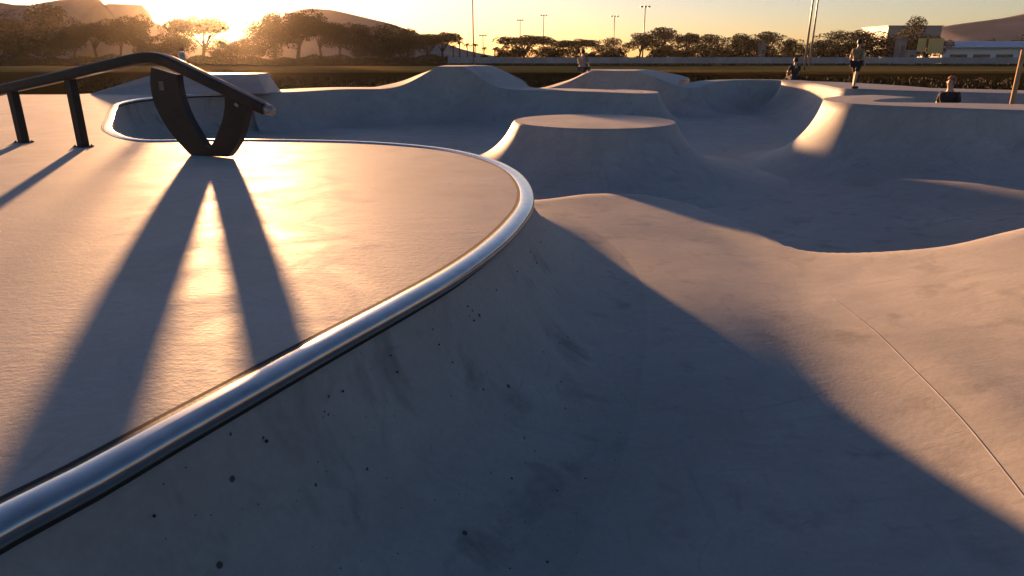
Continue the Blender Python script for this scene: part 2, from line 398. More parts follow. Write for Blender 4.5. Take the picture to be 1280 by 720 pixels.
# ------------------------------------------------------------------ grind rail
A0 = Vector(P(30, 178)); B0 = Vector(P(265, 195)); rd = (B0 - A0); rd.z = 0; rd.normalize(); rn = Vector((rd.y, -rd.x, 0))
def onrail(px, py):
    """(s, z) in the vertical plane that holds the rail"""
    d = ray(px, py); o = Vector((0, 0, CAMZ)); t = (A0 - o).dot(rn) / d.dot(rn)
    p = o + d * t; return ((p - A0).dot(rd), p.z)
rail = empty('grind_rail', A0, math.atan2(rd.y, rd.x), label='black steel grind rail with a bent peak on an open oval stand', cat='grind rail')
def sweep(name, path, half_w, half_h, mat, parent, bev=0.02):
    """rounded box section swept in the rail plane; path: (s, z) of the section centre"""
    sec = []
    for sx, sz in ((1, 1), (-1, 1), (-1, -1), (1, -1)):
        for k in range(4):
            a = {(1, 1): 0, (-1, 1): 90, (-1, -1): 180, (1, -1): 270}[(sx, sz)] + 30 * k
            sec.append((sx * (half_w - bev) + bev * math.cos(R_(a)), sz * (half_h - bev) + bev * math.sin(R_(a))))
    n = len(sec); rows = []
    for i, (s, z) in enumerate(path):
        a = path[max(i - 1, 0)]; b = path[min(i + 1, len(path) - 1)]
        t = Vector((b[0] - a[0], b[1] - a[1])).normalized()
        rows.append([(s - t.y * zz, yy, z + t.x * zz) for yy, zz in sec])
    v = [p for r in rows for p in r]; f = []
    for i in range(len(rows) - 1):
        for k in range(n): f.append((i * n + k, i * n + (k + 1) % n, (i + 1) * n + (k + 1) % n, (i + 1) * n + k))
    f.append(tuple(range(n))[::-1]); f.append(tuple((len(rows) - 1) * n + k for k in range(n)))
    return mesh_obj(name, v, f, mat, parent, False)
mid_px = [(-260, 172), (-120, 144), (0, 113), (60, 99.5), (120, 85.5), (165, 75), (180, 72.5), (192, 72), (203, 74), (218, 80), (250, 95.5), (300, 120), (332, 136)]
mp_ = [onrail(*p) for p in mid_px]
path = [p[:2] for p in catmull([(a, b, 0) for a, b in mp_], 0.06)]
bar = sweep('top_bar', path, 0.06, 0.056, M_rail, rail, 0.022)
ends = [onrail(331, 134.5), onrail(343, 140.5)]
bm = bmesh.new(); e0, e1 = ends; mid = [(e0[0] + (e1[0] - e0[0]) * t, e0[1] + (e1[1] - e0[1]) * t) for t in (0, .5, .8, .95, 1.0)]
hs = [0.052, 0.052, 0.045, 0.03, 0.012]
bm_tube(bm, [(s, 0, z) for s, z in mid], hs, 16); bm_obj('end_cap', bm, M_railcap, rail, True)
for (bx, by, tx, ty) in ((30, 178, 15, 118), (105, 186, 85, 102)):
    s0, z0 = onrail(bx, by); s1, z1 = onrail(tx, ty - 3)
    o = sweep('post', [(s0, -0.0), (s0, z1)], 0.045, 0.05, M_rail, rail, 0.008)
    bm = bmesh.new(); bm_box(bm, (s0, 0, 0.006), (0.17, 0.15, 0.012), 0, 0.003)
    for ax in (-.065, .065):
        for ay in (-.055, .055): bmesh.ops.create_cone(bm, segments=6, radius1=.011, radius2=.010, depth=.014, cap_ends=True, matrix=Matrix.Translation((s0 + ax, ay, .018)))
    bm_obj('foot_plate', bm, M_rail, o)
    s_off = s0
sL = onrail(-160, 172)[0]
o = sweep('post', [(sL, 0), (sL, 0.42)], 0.045, 0.05, M_rail, rail, 0.008)
# oval stand: one closed outline traced in the rail plane, given its real thickness
outer_l = [(193, 84), (191.5, 98), (193, 114), (198, 132), (207, 150), (220, 169), (236, 187), (244, 195.5)]
outer_r = [(288, 195.5), (296, 185), (304, 170), (309, 152), (312, 138), (313, 130)]
inner = [(284, 118), (284.5, 132), (282, 148), (276, 165), (268.5, 180), (264.5, 184.5), (260, 181), (250, 165), (239, 146), (231, 126), (226.5, 108), (225, 93)]
def cat2(pts, st=0.03): return [p[:2] for p in catmull([(*onrail(*p), 0) for p in pts], st)]
loop = cat2(outer_l) + cat2(outer_r) + cat2(inner)
loop = [(s, max(z, 0.0)) for s, z in loop]
bm = bmesh.new(); th = 0.04
fr = [bm.verts.new((s, -th, z)) for s, z in loop]
tri = tessellate_polygon([[Vector((s, z, 0)) for s, z in loop]])
bk = [bm.verts.new((s, th, z)) for s, z in loop]; n = len(loop)
for t in tri:
    try: bm.faces.new([fr[i] for i in t]); bm.faces.new([bk[i] for i in reversed(t)])
    except ValueError: pass
for i in range(n):
    try: bm.faces.new((fr[i], fr[(i + 1) % n], bk[(i + 1) % n], bk[i]))
    except ValueError: pass
bmesh.ops.recalc_face_normals(bm, faces=bm.faces)
stand = bm_obj('oval_stand', bm, M_rail, rail)
s, z = onrail(206, 107); bm = bmesh.new(); bm_box(bm, (s, -th - 0.003, z), (0.065, 0.004, 0.09), 0)
bm_obj('sticker', bm, simple('faded sticker', (0.16, 0.12, 0.09), 0.6), stand)
s, z = onrail(300, 131); bm = bmesh.new(); bm_box(bm, (s, -th - 0.004, z), (0.05, 0.012, 0.03), 0, 0.003)
bmesh.ops.rotate(bm, cent=(s, 0, z), matrix=Matrix.Rotation(R_(25), 3, 'Y'), verts=bm.verts)
bm_obj('weld_plate', bm, M_railcap, stand)

# thin post on the bank whose long shadow crosses the deck
pp = Vector((-4.52 + SUN_DX / SUN_DY * (21.6 - 8.37), 21.6, 0.5))
bm = bmesh.new(); bm_tube(bm, [(0, 0, 0), (0, 0, 0.58)], 0.1, 14)
post = empty('metal_post', pp, label='short round metal post on the bank, its tip just above the rail', cat='post')
bm_obj('shaft', bm, simple('galvanised post', (0.4, 0.38, 0.35), 0.4, 0.6), post, True)
bm = bmesh.new(); bmesh.ops.create_uvsphere(bm, u_segments=16, v_segments=8, radius=0.1, matrix=Matrix.Translation((0, 0, 0.58)) @ Matrix.Diagonal((1, 1, 0.6, 1)))
bm_obj('cap', bm, simple('pale post cap', (0.6, 0.55, 0.45), 0.3, 0.5), post, True)

# ------------------------------------------------------------------ field, far ground
GZ = -1.2
m, nt, b = new_mat('field grass'); N = nt.nodes; L = nt.links
geo = N.new('ShaderNodeNewGeometry'); sx = N.new('ShaderNodeSeparateXYZ'); L.new(geo.outputs['Position'], sx.inputs[0])
mpg = N.new('ShaderNodeMapping'); mpg.inputs['Scale'].default_value = (0.02, 0.09, 0.1); L.new(geo.outputs['Position'], mpg.inputs[0])
nz = N.new('ShaderNodeTexNoise'); nz.inputs['Scale'].default_value = 1.0; nz.inputs['Detail'].default_value = 8; L.new(mpg.outputs[0], nz.inputs['Vector'])
ad = N.new('ShaderNodeMath'); ad.operation = 'MULTIPLY_ADD'; L.new(nz.outputs['Fac'], ad.inputs[0]); ad.inputs[1].default_value = 50; L.new(sx.outputs['Y'], ad.inputs[2])
mr = N.new('ShaderNodeMapRange'); L.new(ad.outputs[0], mr.inputs[0]); mr.inputs[1].default_value = 60; mr.inputs[2].default_value = 260
rp = N.new('ShaderNodeValToRGB'); L.new(mr.outputs[0], rp.inputs[0]); cr = rp.color_ramp
cr.elements[0].position = 0.0; cr.elements[0].color = (0.012, 0.012, 0.005, 1)
cr.elements[1].position = 1.0; cr.elements[1].color = (0.05, 0.036, 0.016, 1)
for p_, c_ in ((0.30, (0.02, 0.017, 0.006)), (0.40, (0.34, 0.20, 0.055)), (0.60, (0.38, 0.23, 0.07)), (0.68, (0.03, 0.022, 0.012))):  # dry golden band, its colour raised for the sun's glow over the field
    e = cr.elements.new(p_); e.color = (*c_, 1)
nf = N.new('ShaderNodeTexNoise'); nf.inputs['Scale'].default_value = 1.7; nf.inputs['Detail'].default_value = 8; L.new(geo.outputs['Position'], nf.inputs['Vector'])
mr2 = N.new('ShaderNodeMapRange'); L.new(nf.outputs['Fac'], mr2.inputs[0]); mr2.inputs[1].default_value = .3; mr2.inputs[2].default_value = .7; mr2.inputs[3].default_value = .6; mr2.inputs[4].default_value = 1.3
mx = N.new('ShaderNodeMix'); mx.data_type = 'RGBA'; mx.blend_type = 'MULTIPLY'; mx.inputs[0].default_value = 1
L.new(rp.outputs[0], mx.inputs[6]); cb = N.new('ShaderNodeCombineColor')
for i in range(3): L.new(mr2.outputs[0], cb.inputs[i])
L.new(cb.outputs[0], mx.inputs[7]); L.new(mx.outputs[2], b.inputs['Base Color']); b.inputs['Roughness'].default_value = 1; b.inputs['Specular IOR Level'].default_value = 0.0
bp = N.new('ShaderNodeBump'); bp.inputs['Distance'].default_value = 0.05; bp.inputs['Strength'].default_value = 0.5; L.new(nf.outputs['Fac'], bp.inputs['Height']); L.new(bp.outputs[0], b.inputs['Normal'])
gx = [-1190, -800, -300, -100, -40, 40, 100, 300, 800, 1190]; gy = [-90, -50, 40, 120, 240, 500, 990]
vs = [(x, y, GZ) for y in gy for x in gx]; k = len(gx)
fs = [(j * k + i, j * k + i + 1, (j + 1) * k + i + 1, (j + 1) * k + i) for j in range(len(gy) - 1) for i in range(k - 1)]
tag(mesh_obj('field', vs, fs, m), 'dry brown and golden grass field behind the skatepark', None, None, 'structure')

# grass tufts along the back of the park
M_dry = simple('dry grass blades', (0.035, 0.027, 0.012), 0.9, 0, 0.4, 3)
rg = random.Random(3); V = []; F = []
for k in range(9000):
    y = 29.5 + rg.random() ** 2 * 45; x = rg.uniform(-0.62, 0.85) * y
    h = rg.uniform(0.04, 0.13) * (1 + y / 60); a = rg.uniform(0, 6.28); w = 0.02 * (1 + y / 30)
    l = len(V); V += [(x - w * math.cos(a), y - w * math.sin(a), GZ), (x + w * math.cos(a), y + w * math.sin(a), GZ), (x + rg.uniform(-.1, .1), y + rg.uniform(-.1, .1), GZ + h)]; F.append((l, l + 1, l + 2))
tag(mesh_obj('grass', V, F, M_dry), 'short dry grass blades in the field behind the ramps', 'grass', None, 'stuff')

# hills
def hill(name, pts, Y, depth, mat, label, base=-2.0):
    """ridge line traced at its own distance, with a body that slopes to the front and back"""
    c = catmull([(*PY(px, py, Y).xz, 0) for px, py in pts], 8.0); rows = []
    rr = random.Random(len(pts))
    for i, (x, z, _) in enumerate(c):
        row = []
        for t in (-1, -.8, -.6, -.42, -.26, -.12, -.04, 0, .15, .5, 1):
            zz = base + (z - base) * (1 - abs(t)) ** (0.75 if t < 0 else 1.2)
            j = rr.uniform(-1, 1) * 0.035 * (z - base) if 0.05 < abs(t) < 0.95 else 0
            row.append((x + j * 2, Y + t * depth + j, zz + j))
        rows.append(row)
    v, f = grid(rows); o = mesh_obj(name, v, f, mat, None, True); return tag(o, label, None, None, 'structure')
M_hill = simple('dry scrub hillside', (0.17, 0.13, 0.12), 0.95, 0, 0.35, 0.03, 0.3)
hill('hills', [(-260, 20), (-120, 12), (-30, 0), (0, 3), (18, 6), (40, 6.5), (55, 3), (75, 0), (100, -1), (122, -2), (127, 2), (128, 26), (129, 60)], 620, 60, M_hill, 'flat topped mesa rising at the far left behind the trees')
hill('hills', [(124, 60), (126, 8), (135, 4.5), (150, 5), (170, 6), (177, 6), (179, 14), (186, 25), (205, 33), (230, 45), (260, 62), (290, 72)], 660, 50, M_hill, 'smaller flat topped hill with a steep right side beside the mesa')
hill('hills', [(250, 72), (300, 50), (350, 22), (375, 12), (395, 11), (412, 12), (440, 18), (465, 24), (490, 30), (510, 37), (540, 48), (580, 62), (630, 72)], 800, 130, M_hill, 'long sloping hazy mountain behind the middle trees')
hill('hills', [(1090, 72), (1130, 52), (1160, 37), (1190, 31), (1220, 27), (1250, 23), (1280, 17), (1340, 6), (1420, -6), (1560, -4), (1700, 20)], 560, 120, M_hill, 'brown hill rising to the right edge behind the warehouse')

# ------------------------------------------------------------------ trees
M_leaf = simple('dark tree leaves', (0.028, 0.034, 0.013), 0.8, 0, 0.5, 0.6, 0, 0.2)
M_leaf2 = simple('olive tree leaves', (0.04, 0.038, 0.016), 0.8, 0, 0.5, 0.6, 0, 0.2)
M_bark = simple('tree bark', (0.06, 0.045, 0.035), 0.95, 0, 0.4, 4)
def crown_mesh(kind, seed):
    r = random.Random(seed); V = []; F = []
    clumps = []
    if kind == 'umbrella':
        for _ in range(34):
            a = r.uniform(0, 6.28); q_ = math.sqrt(r.random()); clumps.append((math.cos(a) * q_ * .42, math.sin(a) * q_ * .42, .70 + r.uniform(-.16, .16) * (1.15 - q_), r.uniform(.11, .18), .75))
    elif kind == 'round':
        for _ in range(34):
            a = r.uniform(0, 6.28); q_ = r.random() ** .6; zz = r.uniform(-1, 1)
            k = math.sqrt(max(0.05, 1 - zz * zz)); clumps.append((math.cos(a) * q_ * .4 * k, math.sin(a) * q_ * .4 * k, .56 + zz * .32, r.uniform(.12, .2), .85))
    elif kind == 'leaning':
        for _ in range(30):
            a = r.uniform(0, 6.28); q_ = r.random() ** .6; t = r.random(); clumps.append((math.cos(a) * q_ * .3 + .22 * (t - .4), math.sin(a) * q_ * .3, .42 + t * .45, r.uniform(.09, .17), .7))
    else:
        for _ in range(40):
            a = r.uniform(0, 6.28); q_ = r.random() ** .6; zz = r.uniform(0, 1)
            clumps.append((math.cos(a) * q_ * .5, math.sin(a) * q_ * .4, .25 + zz * .52 * (1 - .5 * q_), r.uniform(.09, .15), .8))
    for cx, cy, cz, cr_, fl in clumps:
        for _ in range(int(1300 * cr_)):
            while True:
                p = Vector((r.uniform(-1, 1), r.uniform(-1, 1), r.uniform(-1, 1)))
                if p.length < 1: break
            p = p.normalized() * p.length ** .5
            c = Vector((cx + p.x * cr_, cy + p.y * cr_, cz + p.z * cr_ * fl))
            s = r.uniform(.010, .022); a = Vector((r.gauss(0, 1), r.gauss(0, 1), r.gauss(0, 1))).normalized(); b_ = a.orthogonal().normalized(); c2 = a.cross(b_)
            l = len(V); V += [c + b_ * s, c + c2 * s * .7, c - b_ * s, c - c2 * s * .7]; F.append((l, l + 1, l + 2, l + 3))
    return V, F, clumps
def tree_proto(kind, seed, leafm):
    V, F, cl = crown_mesh(kind, seed); r = random.Random(seed + 50)
    root = empty('tree', (0, -400, 0))
    mesh_obj('crown', V, F, leafm, root)
    bm = bmesh.new(); split = .34 if kind != 'bush' else .12
    lean = r.uniform(-.05, .05)
    bm_tube(bm, [(0, 0, 0), (lean * .4, 0, split * .5), (lean, 0, split), (lean * 1.3, 0, split + .18)], [.034, .026, .022, .012], 8)
    for cx, cy, cz, cr_, fl in cl[::4]:
        bm_tube(bm, [(lean, 0, split * r.uniform(.75, 1)), (lean + (cx - lean) * .5 + r.uniform(-.02, .02), cy * .5, split + (cz - split) * .55), (cx, cy, cz)], [.016, .010, .004], 5)
    bm_obj('trunk', bm, M_bark, root)
    return root
protos = {}
for i, (k_, s_, lm) in enumerate((('umbrella', 1, M_leaf), ('umbrella', 2, M_leaf2), ('round', 3, M_leaf), ('round', 4, M_leaf2), ('round', 5, M_leaf), ('leaning', 6, M_leaf), ('bush', 7, M_leaf), ('bush', 8, M_leaf2))):
    protos.setdefault(k_, []).append(tree_proto(k_, s_, lm))
used_p = set()
# px centre, px top, px width, kind, label
TR = [(-45, 24, 70, 'round', 'dark round tree cut by the left edge of the picture'),
      (6, 27, 60, 'round', 'dark tree at the far left edge, lower than the big one beside it'),
      (50, 11, 86, 'round', 'biggest dark tree at the far left, wide crown against the mesa'),
      (86, 36, 34, 'leaning', 'small thin tree just right of the biggest left tree'),
      (113, 26, 48, 'umbrella', 'flat crowned tree below the right end of the mesa'),
      (142, 22, 46, 'leaning', 'loose leaning tree in front of the smaller flat topped hill'),
      (164, 20, 38, 'leaning', 'thin tree with a pointed top under the small hill cliff'),
      (188, 36, 46, 'bush', 'low bushy tree between the small hill and the glowing trees'),
      (218, 27, 36, 'round', 'small dark tree left of the glowing trees near the sun'),
      (246, 18, 58, 'umbrella', 'glowing golden tree just left of the sun'),
      (276, 42, 44, 'bush', 'low glowing bushy tree right below the sun'),
      (308, 40, 44, 'bush', 'low glowing tree just right of the sun'),
      (338, 20, 54, 'round', 'glowing orange tree right of the sun'),
      (366, 14, 66, 'leaning', 'tall brown tree right of the sun at the foot of the mountain'),
      (398, 24, 48, 'umbrella', 'slanting tree in front of the mountain top'),
      (420, 30, 44, 'leaning', 'thin slanting tree left of the dark round grove'),
      (446, 33, 44, 'round', 'dark round tree, left one of the middle grove'),
      (478, 33, 62, 'round', 'widest dark tree of the middle grove below the mountain slope'),
      (508, 38, 48, 'round', 'dark tree at the right of the middle grove'),
      (532, 41, 38, 'umbrella', 'flat topped tree at the end of the mountain slope'),
      (553, 38, 40, 'umbrella', 'umbrella shaped tree left of the tall thin mast'),
      (636, 50, 36, 'bush', 'low bush tree at the left of the wide umbrella tree'),
      (656, 42, 62, 'umbrella', 'wide umbrella tree alone right of the first hump'),
      (692, 52, 40, 'round', 'short round tree between the two umbrella trees'),
      (722, 47, 46, 'umbrella', 'umbrella tree with see-through crown behind the seated skater'),
      (744, 60, 26, 'bush', 'tiny bush tree left of the dense round tree'),
      (763, 49, 40, 'round', 'dense dark round tree left of the long grove'),
      (800, 40, 36, 'leaning', 'leaning tree at the left end of the long grove'),
      (826, 37, 52, 'round', 'highest tree of the long grove with a loose crown'),
      (850, 50, 42, 'bush', 'low dense tree in the middle of the long grove'),
      (860, 39, 26, 'umbrella', 'small flat topped tree standing above the long grove'),
      (886, 45, 46, 'round', 'ragged tree at the right end of the long grove'),
      (908, 56, 36, 'bush', 'low tree filling the gap left of the twin crowned trees'),
      (928, 44, 50, 'round', 'left one of the two big rounded trees'),
      (958, 42, 46, 'round', 'right one of the two big rounded trees'),
      (975, 60, 36, 'bush', 'low bush tree left of the twin masts'),
      (990, 50, 32, 'round', 'small dark tree just left of the twin masts'),
      (1022, 52, 30, 'leaning', 'thin tree just right of the twin masts'),
      (1046, 41, 58, 'round', 'dense dark tree left of the standing skater'),
      (1080, 40, 60, 'round', 'dense dark tree behind the standing skater'),
      (1124, 38, 52, 'bush', 'dark wide tree in front of the teal building'),
      (1145, 24, 34, 'round', 'dark tree rising above the teal roof line'),
      (1168, 38, 46, 'bush', 'dark tree sloping down right of the teal building'),
      (1237, 42, 28, 'bush', 'single round bush tree above the long blue warehouse'),
      (1300, 40, 60, 'round', 'dark tree cut off beyond the right edge')]
rt = random.Random(11)
for i, (px, py, wpx, kind, lab) in enumerate(TR):
    Y = rt.uniform(216, 250)
    if kind == 'bush': Y = rt.uniform(208, 222)
    if px in (1124, 1145, 1168): Y = 225
    if px == 1237: Y = 275
    pt = PY(px, py, Y); H = (pt.z - GZ) / (0.93 if kind != 'bush' else 0.86); wid = wpx / FPX * Y * 1.15
    wid_unit = {'umbrella': .98, 'round': .95, 'leaning': .9, 'bush': 1.15}[kind]
    ps = protos[kind]; pr = ps[i % len(ps)]
    sx_ = wid / wid_unit
    loc = (pt.x, Y, GZ); sc_ = (sx_, max(sx_, H) * .9, H); rz = rt.uniform(-.5, .5) if kind != 'leaning' else 0.0
    if id(pr) not in used_p:
        used_p.add(id(pr)); pr.location = loc; pr.scale = sc_; pr.rotation_euler = (0, 0, rz); pr['label'] = lab; pr['group'] = 'trees beyond the field'; pr['category'] = 'tree'
    else:
        dup(pr, loc, rz, sc_, lab, 'trees beyond the field')

# palms left of the hip's far side
def palm(seed):
    r = random.Random(seed); root = empty('palm_tree', (0, -400, 0), label='palm', cat='palm tree', group='row of small palms')
    bm = bmesh.new(); bm_tube(bm, [(0, 0, 0), (.1, 0, 3), (.05, 0, 6.2)], [.28, .2, .17], 8); bm_obj('trunk', bm, M_bark, root)
    V = []; F = []
    for k in range(16):
        a = k * 6.283 / 16 + r.uniform(-.1, .1); up = r.uniform(-.1, .8); p = Vector((.05, 0, 6.2)); d = Vector((math.cos(a), math.sin(a), up)); s = Vector((-math.sin(a), math.cos(a), 0))
        for t in range(5):
            p2 = p + d * .42; w = (.34, .4, .36, .26, .12)[t]; w2 = (.4, .36, .26, .12, .02)[t]; l = len(V)
            V += [p - s * w, p + s * w, p2 + s * w2, p2 - s * w2]; F.append((l, l + 1, l + 2, l + 3)); p = p2; d = (d + Vector((0, 0, -.3))).normalized()
    mesh_obj('crown', V, F, M_leaf, root); return root
pm = palm(1)
for i, (px, py, lab) in enumerate(((566, 55, 'leftmost small palm left of the tall thin mast'), (574, 50, 'second small palm left of the tall thin mast'), (584, 53, 'small palm touching the left side of the tall thin mast'),
                                   (594, 53, 'small palm just right of the tall thin mast'), (606, 58, 'low palm between the mast and the wide umbrella tree'), (618, 59, 'last low palm before the wide umbrella tree'))):
    pt = PY(px, py, 235); s = (pt.z - GZ) / 7.0
    if i == 0: pm.location = (pt.x, 235, GZ); pm.scale = (s,) * 3; pm['label'] = lab
    else: dup(pm, (pt.x, 235, GZ), i * 1.1, (s,) * 3, lab)

# hedge at the left
rh = random.Random(5); V = []; F = []
x0 = PY(-60, 70, 204).x; x1 = PY(560, 70, 204).x
for _ in range(15000):
    x = rh.uniform(x0, x1); hh = 1.9 + .5 * math.sin(x * .21) + .35 * math.sin(x * .77 + 1); c = Vector((x, 204 + rh.uniform(-.9, .9), GZ + rh.random() ** .7 * hh)); s = rh.uniform(.12, .26)
    a = Vector((rh.gauss(0, 1), rh.gauss(0, 1), rh.gauss(0, 1))).normalized(); b_ = a.orthogonal().normalized(); c2 = a.cross(b_); l = len(V)
    V += [c + b_ * s, c + c2 * s, c - b_ * s, c - c2 * s]; F.append((l, l + 1, l + 2, l + 3))
tag(mesh_obj('hedge', V, F, M_leaf), 'long low dark hedge along the field under the left trees', 'hedge')

V = []; F = []
x0 = PY(600, 70, 228).x; x1 = PY(1130, 70, 228).x
for _ in range(16000):
    x = rh.uniform(x0, x1); hh = 3.6 + 1.3 * math.sin(x * .13) + .9 * math.sin(x * .41 + 1) + .6 * math.sin(x * 1.3); c = Vector((x, 228 + rh.uniform(-2, 2), GZ + rh.random() ** .8 * hh)); s = rh.uniform(.16, .36)
    a = Vector((rh.gauss(0, 1), rh.gauss(0, 1), rh.gauss(0, 1))).normalized(); b_ = a.orthogonal().normalized(); c2 = a.cross(b_); l = len(V)
    V += [c + b_ * s, c + c2 * s, c - b_ * s, c - c2 * s]; F.append((l, l + 1, l + 2, l + 3))
tag(mesh_obj('scrub', V, F, M_leaf), 'dark scrub filling the gaps under the trees behind the grey fence', 'scrub', None, 'stuff')

# fence along the far side of the field
M_fence = simple('grey painted fence', (0.30, 0.29, 0.30), 0.7, 0, 0.2, .3)
fence = empty('fence', (PY(560, 75, 200).x, 200, GZ), label='long low pale grey fence on the far side of the field', cat='fence')
FL = PY(1330, 75, 200).x - PY(560, 75, 200).x
bm = bmesh.new(); k = int(FL / 3)
for i in range(k): bm_box(bm, (i * 3 + 1.5, 0, 1.0), (2.8, .05, 1.5))
bm_obj('panels', bm, M_fence, fence)
bm = bmesh.new(); bm_box(bm, (0, 0, .95), (.16, .16, 1.9)); post0 = bm_obj('post', bm, M_fence, fence)
for i in range(1, k + 1):
    c = post0.copy(); COL.objects.link(c); c.parent = fence; c.location = (i * 3, 0, 0)
bm = bmesh.new(); bm_box(bm, (FL / 2, .06, 1.84), (FL, .05, .10)); bm_obj('top_rail', bm, M_fence, fence)

# ------------------------------------------------------------------ buildings on the right
def bldg(name, px0, px1, ytop, Y, depth, mat, label, cat='building', win=0, winm=None, roofm=None):
    a = PY(px0, ytop, Y); b_ = PY(px1, ytop, Y); w = b_.x - a.x; h = a.z - GZ
    root = empty(name, ((a.x + b_.x) / 2, Y + depth / 2, GZ), label=label, cat=cat)
    bm = bmesh.new(); bm_box(bm, (0, 0, h / 2), (w, depth, h)); bm_obj('wall', bm, mat, root)
    bm = bmesh.new(); bm_box(bm, (0, 0, h + .15), (w + .8, depth + .8, .3)); bm_obj('roof', bm, roofm or mat, root)
    if win:
        for i in range(win):
            x = -w / 2 + (i + .5) * w / win
            bm = bmesh.new(); bm_box(bm, (x, -depth / 2 - .03, h * .62), (w / win * .6, .06, h * .22)); bm_obj('window', bm, winm, root)
    return root, w, h
M_teal = simple('teal cladding', (0.10, 0.16, 0.17), 0.6); M_blue = simple('blue grey sheet roof', (0.22, 0.30, 0.42), 0.35, 0.0, .15, .3)
M_white = simple('white render', (0.62, 0.6, 0.58), 0.7); M_glass = simple('dark window glass', (0.03, 0.035, 0.04), 0.08)
M_gold = simple('warm yellow panel', (0.72, 0.48, 0.16), 0.5)  # one warm yellow for both panels
bldg('building', 1111, 1178, 33, 250, 18, M_teal, 'teal flat roofed building behind the trees on the right', win=5, winm=M_glass)
r, w, h = bldg('warehouse', 1180, 1330, 59, 222, 16, M_white, 'long low warehouse with a pale blue roof at the right edge', cat='warehouse')
bm = bmesh.new(); l = [(-w / 2 - 1, -9.2, h - .3), (w / 2 + 1, -9.2, h - .3), (w / 2 + 1, 0, h + 1.9), (-w / 2 - 1, 0, h + 1.9), (w / 2 + 1, 9, h - .3), (-w / 2 - 1, 9, h - .3)]
bv = [bm.verts.new(p) for p in l]; bm.faces.new((bv[0], bv[1], bv[2], bv[3])); bm.faces.new((bv[3], bv[2], bv[4], bv[5]))
bm_obj('pitched_roof', bm, M_blue, r)
for i in range(5):
    bm = bmesh.new(); bm_box(bm, (-w / 2 + (i + .7) * w / 5.2, -8.05, 1.4), (5.2, .12, 2.5)); bm_obj('door', bm, M_glass, r)
def hoarding(px0, px1, y0, y1, Y, label):
    a = PY(px0, y0, Y); b_ = PY(px1, y1, Y); root = empty('hoarding', ((a.x + b_.x) / 2, Y, GZ), R_(-28), label=label, cat='sign panel', group='sunlit yellow panels')
    bm = bmesh.new(); bm_box(bm, (0, 0, (a.z + b_.z) / 2 - GZ), (b_.x - a.x, .25, a.z - b_.z)); bm_obj('panel', bm, M_gold, root)
    for s in (-1, 1):
        bm = bmesh.new(); bm_box(bm, (s * (b_.x - a.x) * .4, .25, (b_.z - GZ) / 2 + .5), (.2, .2, b_.z - GZ + 1)); bm_obj('leg', bm, M_bark, root)
hoarding(1149, 1155, 48, 65, 214, 'narrow sunlit yellow panel beside the wider one'); hoarding(1163, 1176, 48, 67, 213, 'wider sunlit yellow panel in front of the warehouse end')
M_wh2 = simple('white van paint', (0.6, 0.6, 0.62), 0.3)
bldg('kiosk', 1127, 1135, 48, 208, 3, simple('pale grey kiosk wall', (.16, .17, .19)), 'narrow pale grey kiosk right of the standing skater', 'kiosk', 1, M_glass)
bldg('kiosk', 1136, 1146, 64, 206, 3, M_fence, 'low white kiosk beside the narrow grey one', 'kiosk', 1, M_glass)
bldg('kiosk', 952, 958, 56, 207, 2.4, simple('grey kiosk wall', (.15, .15, .16)), 'narrow grey kiosk among the two big rounded trees', 'kiosk', 1, M_glass)

# parked cars behind the fence and along it
def car(mat):
    root = empty('parked_car', (0, -400, 0), label='car', cat='car', group='vehicles parked along the fence')
    pr = [(-2.1, .35), (-2.15, .75), (-1.95, .98), (-1.35, 1.05), (-.85, 1.48), (.75, 1.5), (1.35, 1.08), (2.05, .92), (2.15, .6), (2.1, .35)]
    bm = bmesh.new(); A = [bm.verts.new((x, -.85, z)) for x, z in pr]; B = [bm.verts.new((x, .85, z)) for x, z in pr]; n = len(pr)
    bm.faces.new(A); bm.faces.new(B[::-1])
    for i in range(n): bm.faces.new((A[i], B[i], B[(i + 1) % n], A[(i + 1) % n]))
    bmesh.ops.recalc_face_normals(bm, faces=bm.faces); bmesh.ops.bevel(bm, geom=list(bm.edges), offset=.06, segments=2, affect='EDGES')
    bm_obj('body', bm, mat, root, True)
    for s in (-1, 1):
        bm = bmesh.new(); vv = [bm.verts.new((x, s * .862, z)) for x, z in ((-1.2, 1.06), (-.8, 1.4), (.68, 1.42), (1.15, 1.08))]; bm.faces.new(vv); bm_obj('side_window', bm, M_glass, root)
        for x in (-1.35, 1.35):
            bm = bmesh.new(); bmesh.ops.create_cone(bm, segments=18, radius1=.33, radius2=.33, depth=.22, cap_ends=True, matrix=Matrix.Translation((x, s * .78, .33)) @ Matrix.Rotation(R_(90), 4, 'X'))
            bm_obj('wheel', bm, M_dark, root, False)
    return root
cs = [(M_wh2, ((829, 'white parked car, leftmost behind the fence'), (866, 'white parked car left of the blue one'), (930, 'white parked car under the two big rounded trees'), (1050, 'white parked car under the dense dark trees'))),
      (simple('blue car paint', (.05, .13, .3), .3), ((880, 'blue parked car between white cars behind the fence'), (945, 'blue parked car right of the white one under the big trees'))),
      (simple('silver car paint', (.4, .4, .41), .3, .5), ((848, 'silver parked car between the two left white cars'), (1188, 'silver parked car in front of the long warehouse'), (910, 'silver parked car right of the ragged grove')))]
for mt, lst in cs:
    c0 = car(mt)
    for i, (px, lab) in enumerate(lst):
        Y = 204 + (px % 5) * .6; loc = (PY(px, 72, Y).x, Y, GZ)
        if i == 0: c0.location = loc; c0.scale = (1, 1, 1.25); c0['label'] = lab
        else: dup(c0, loc, (0, 3.14)[i % 2], (1, 1, 1.25), lab)

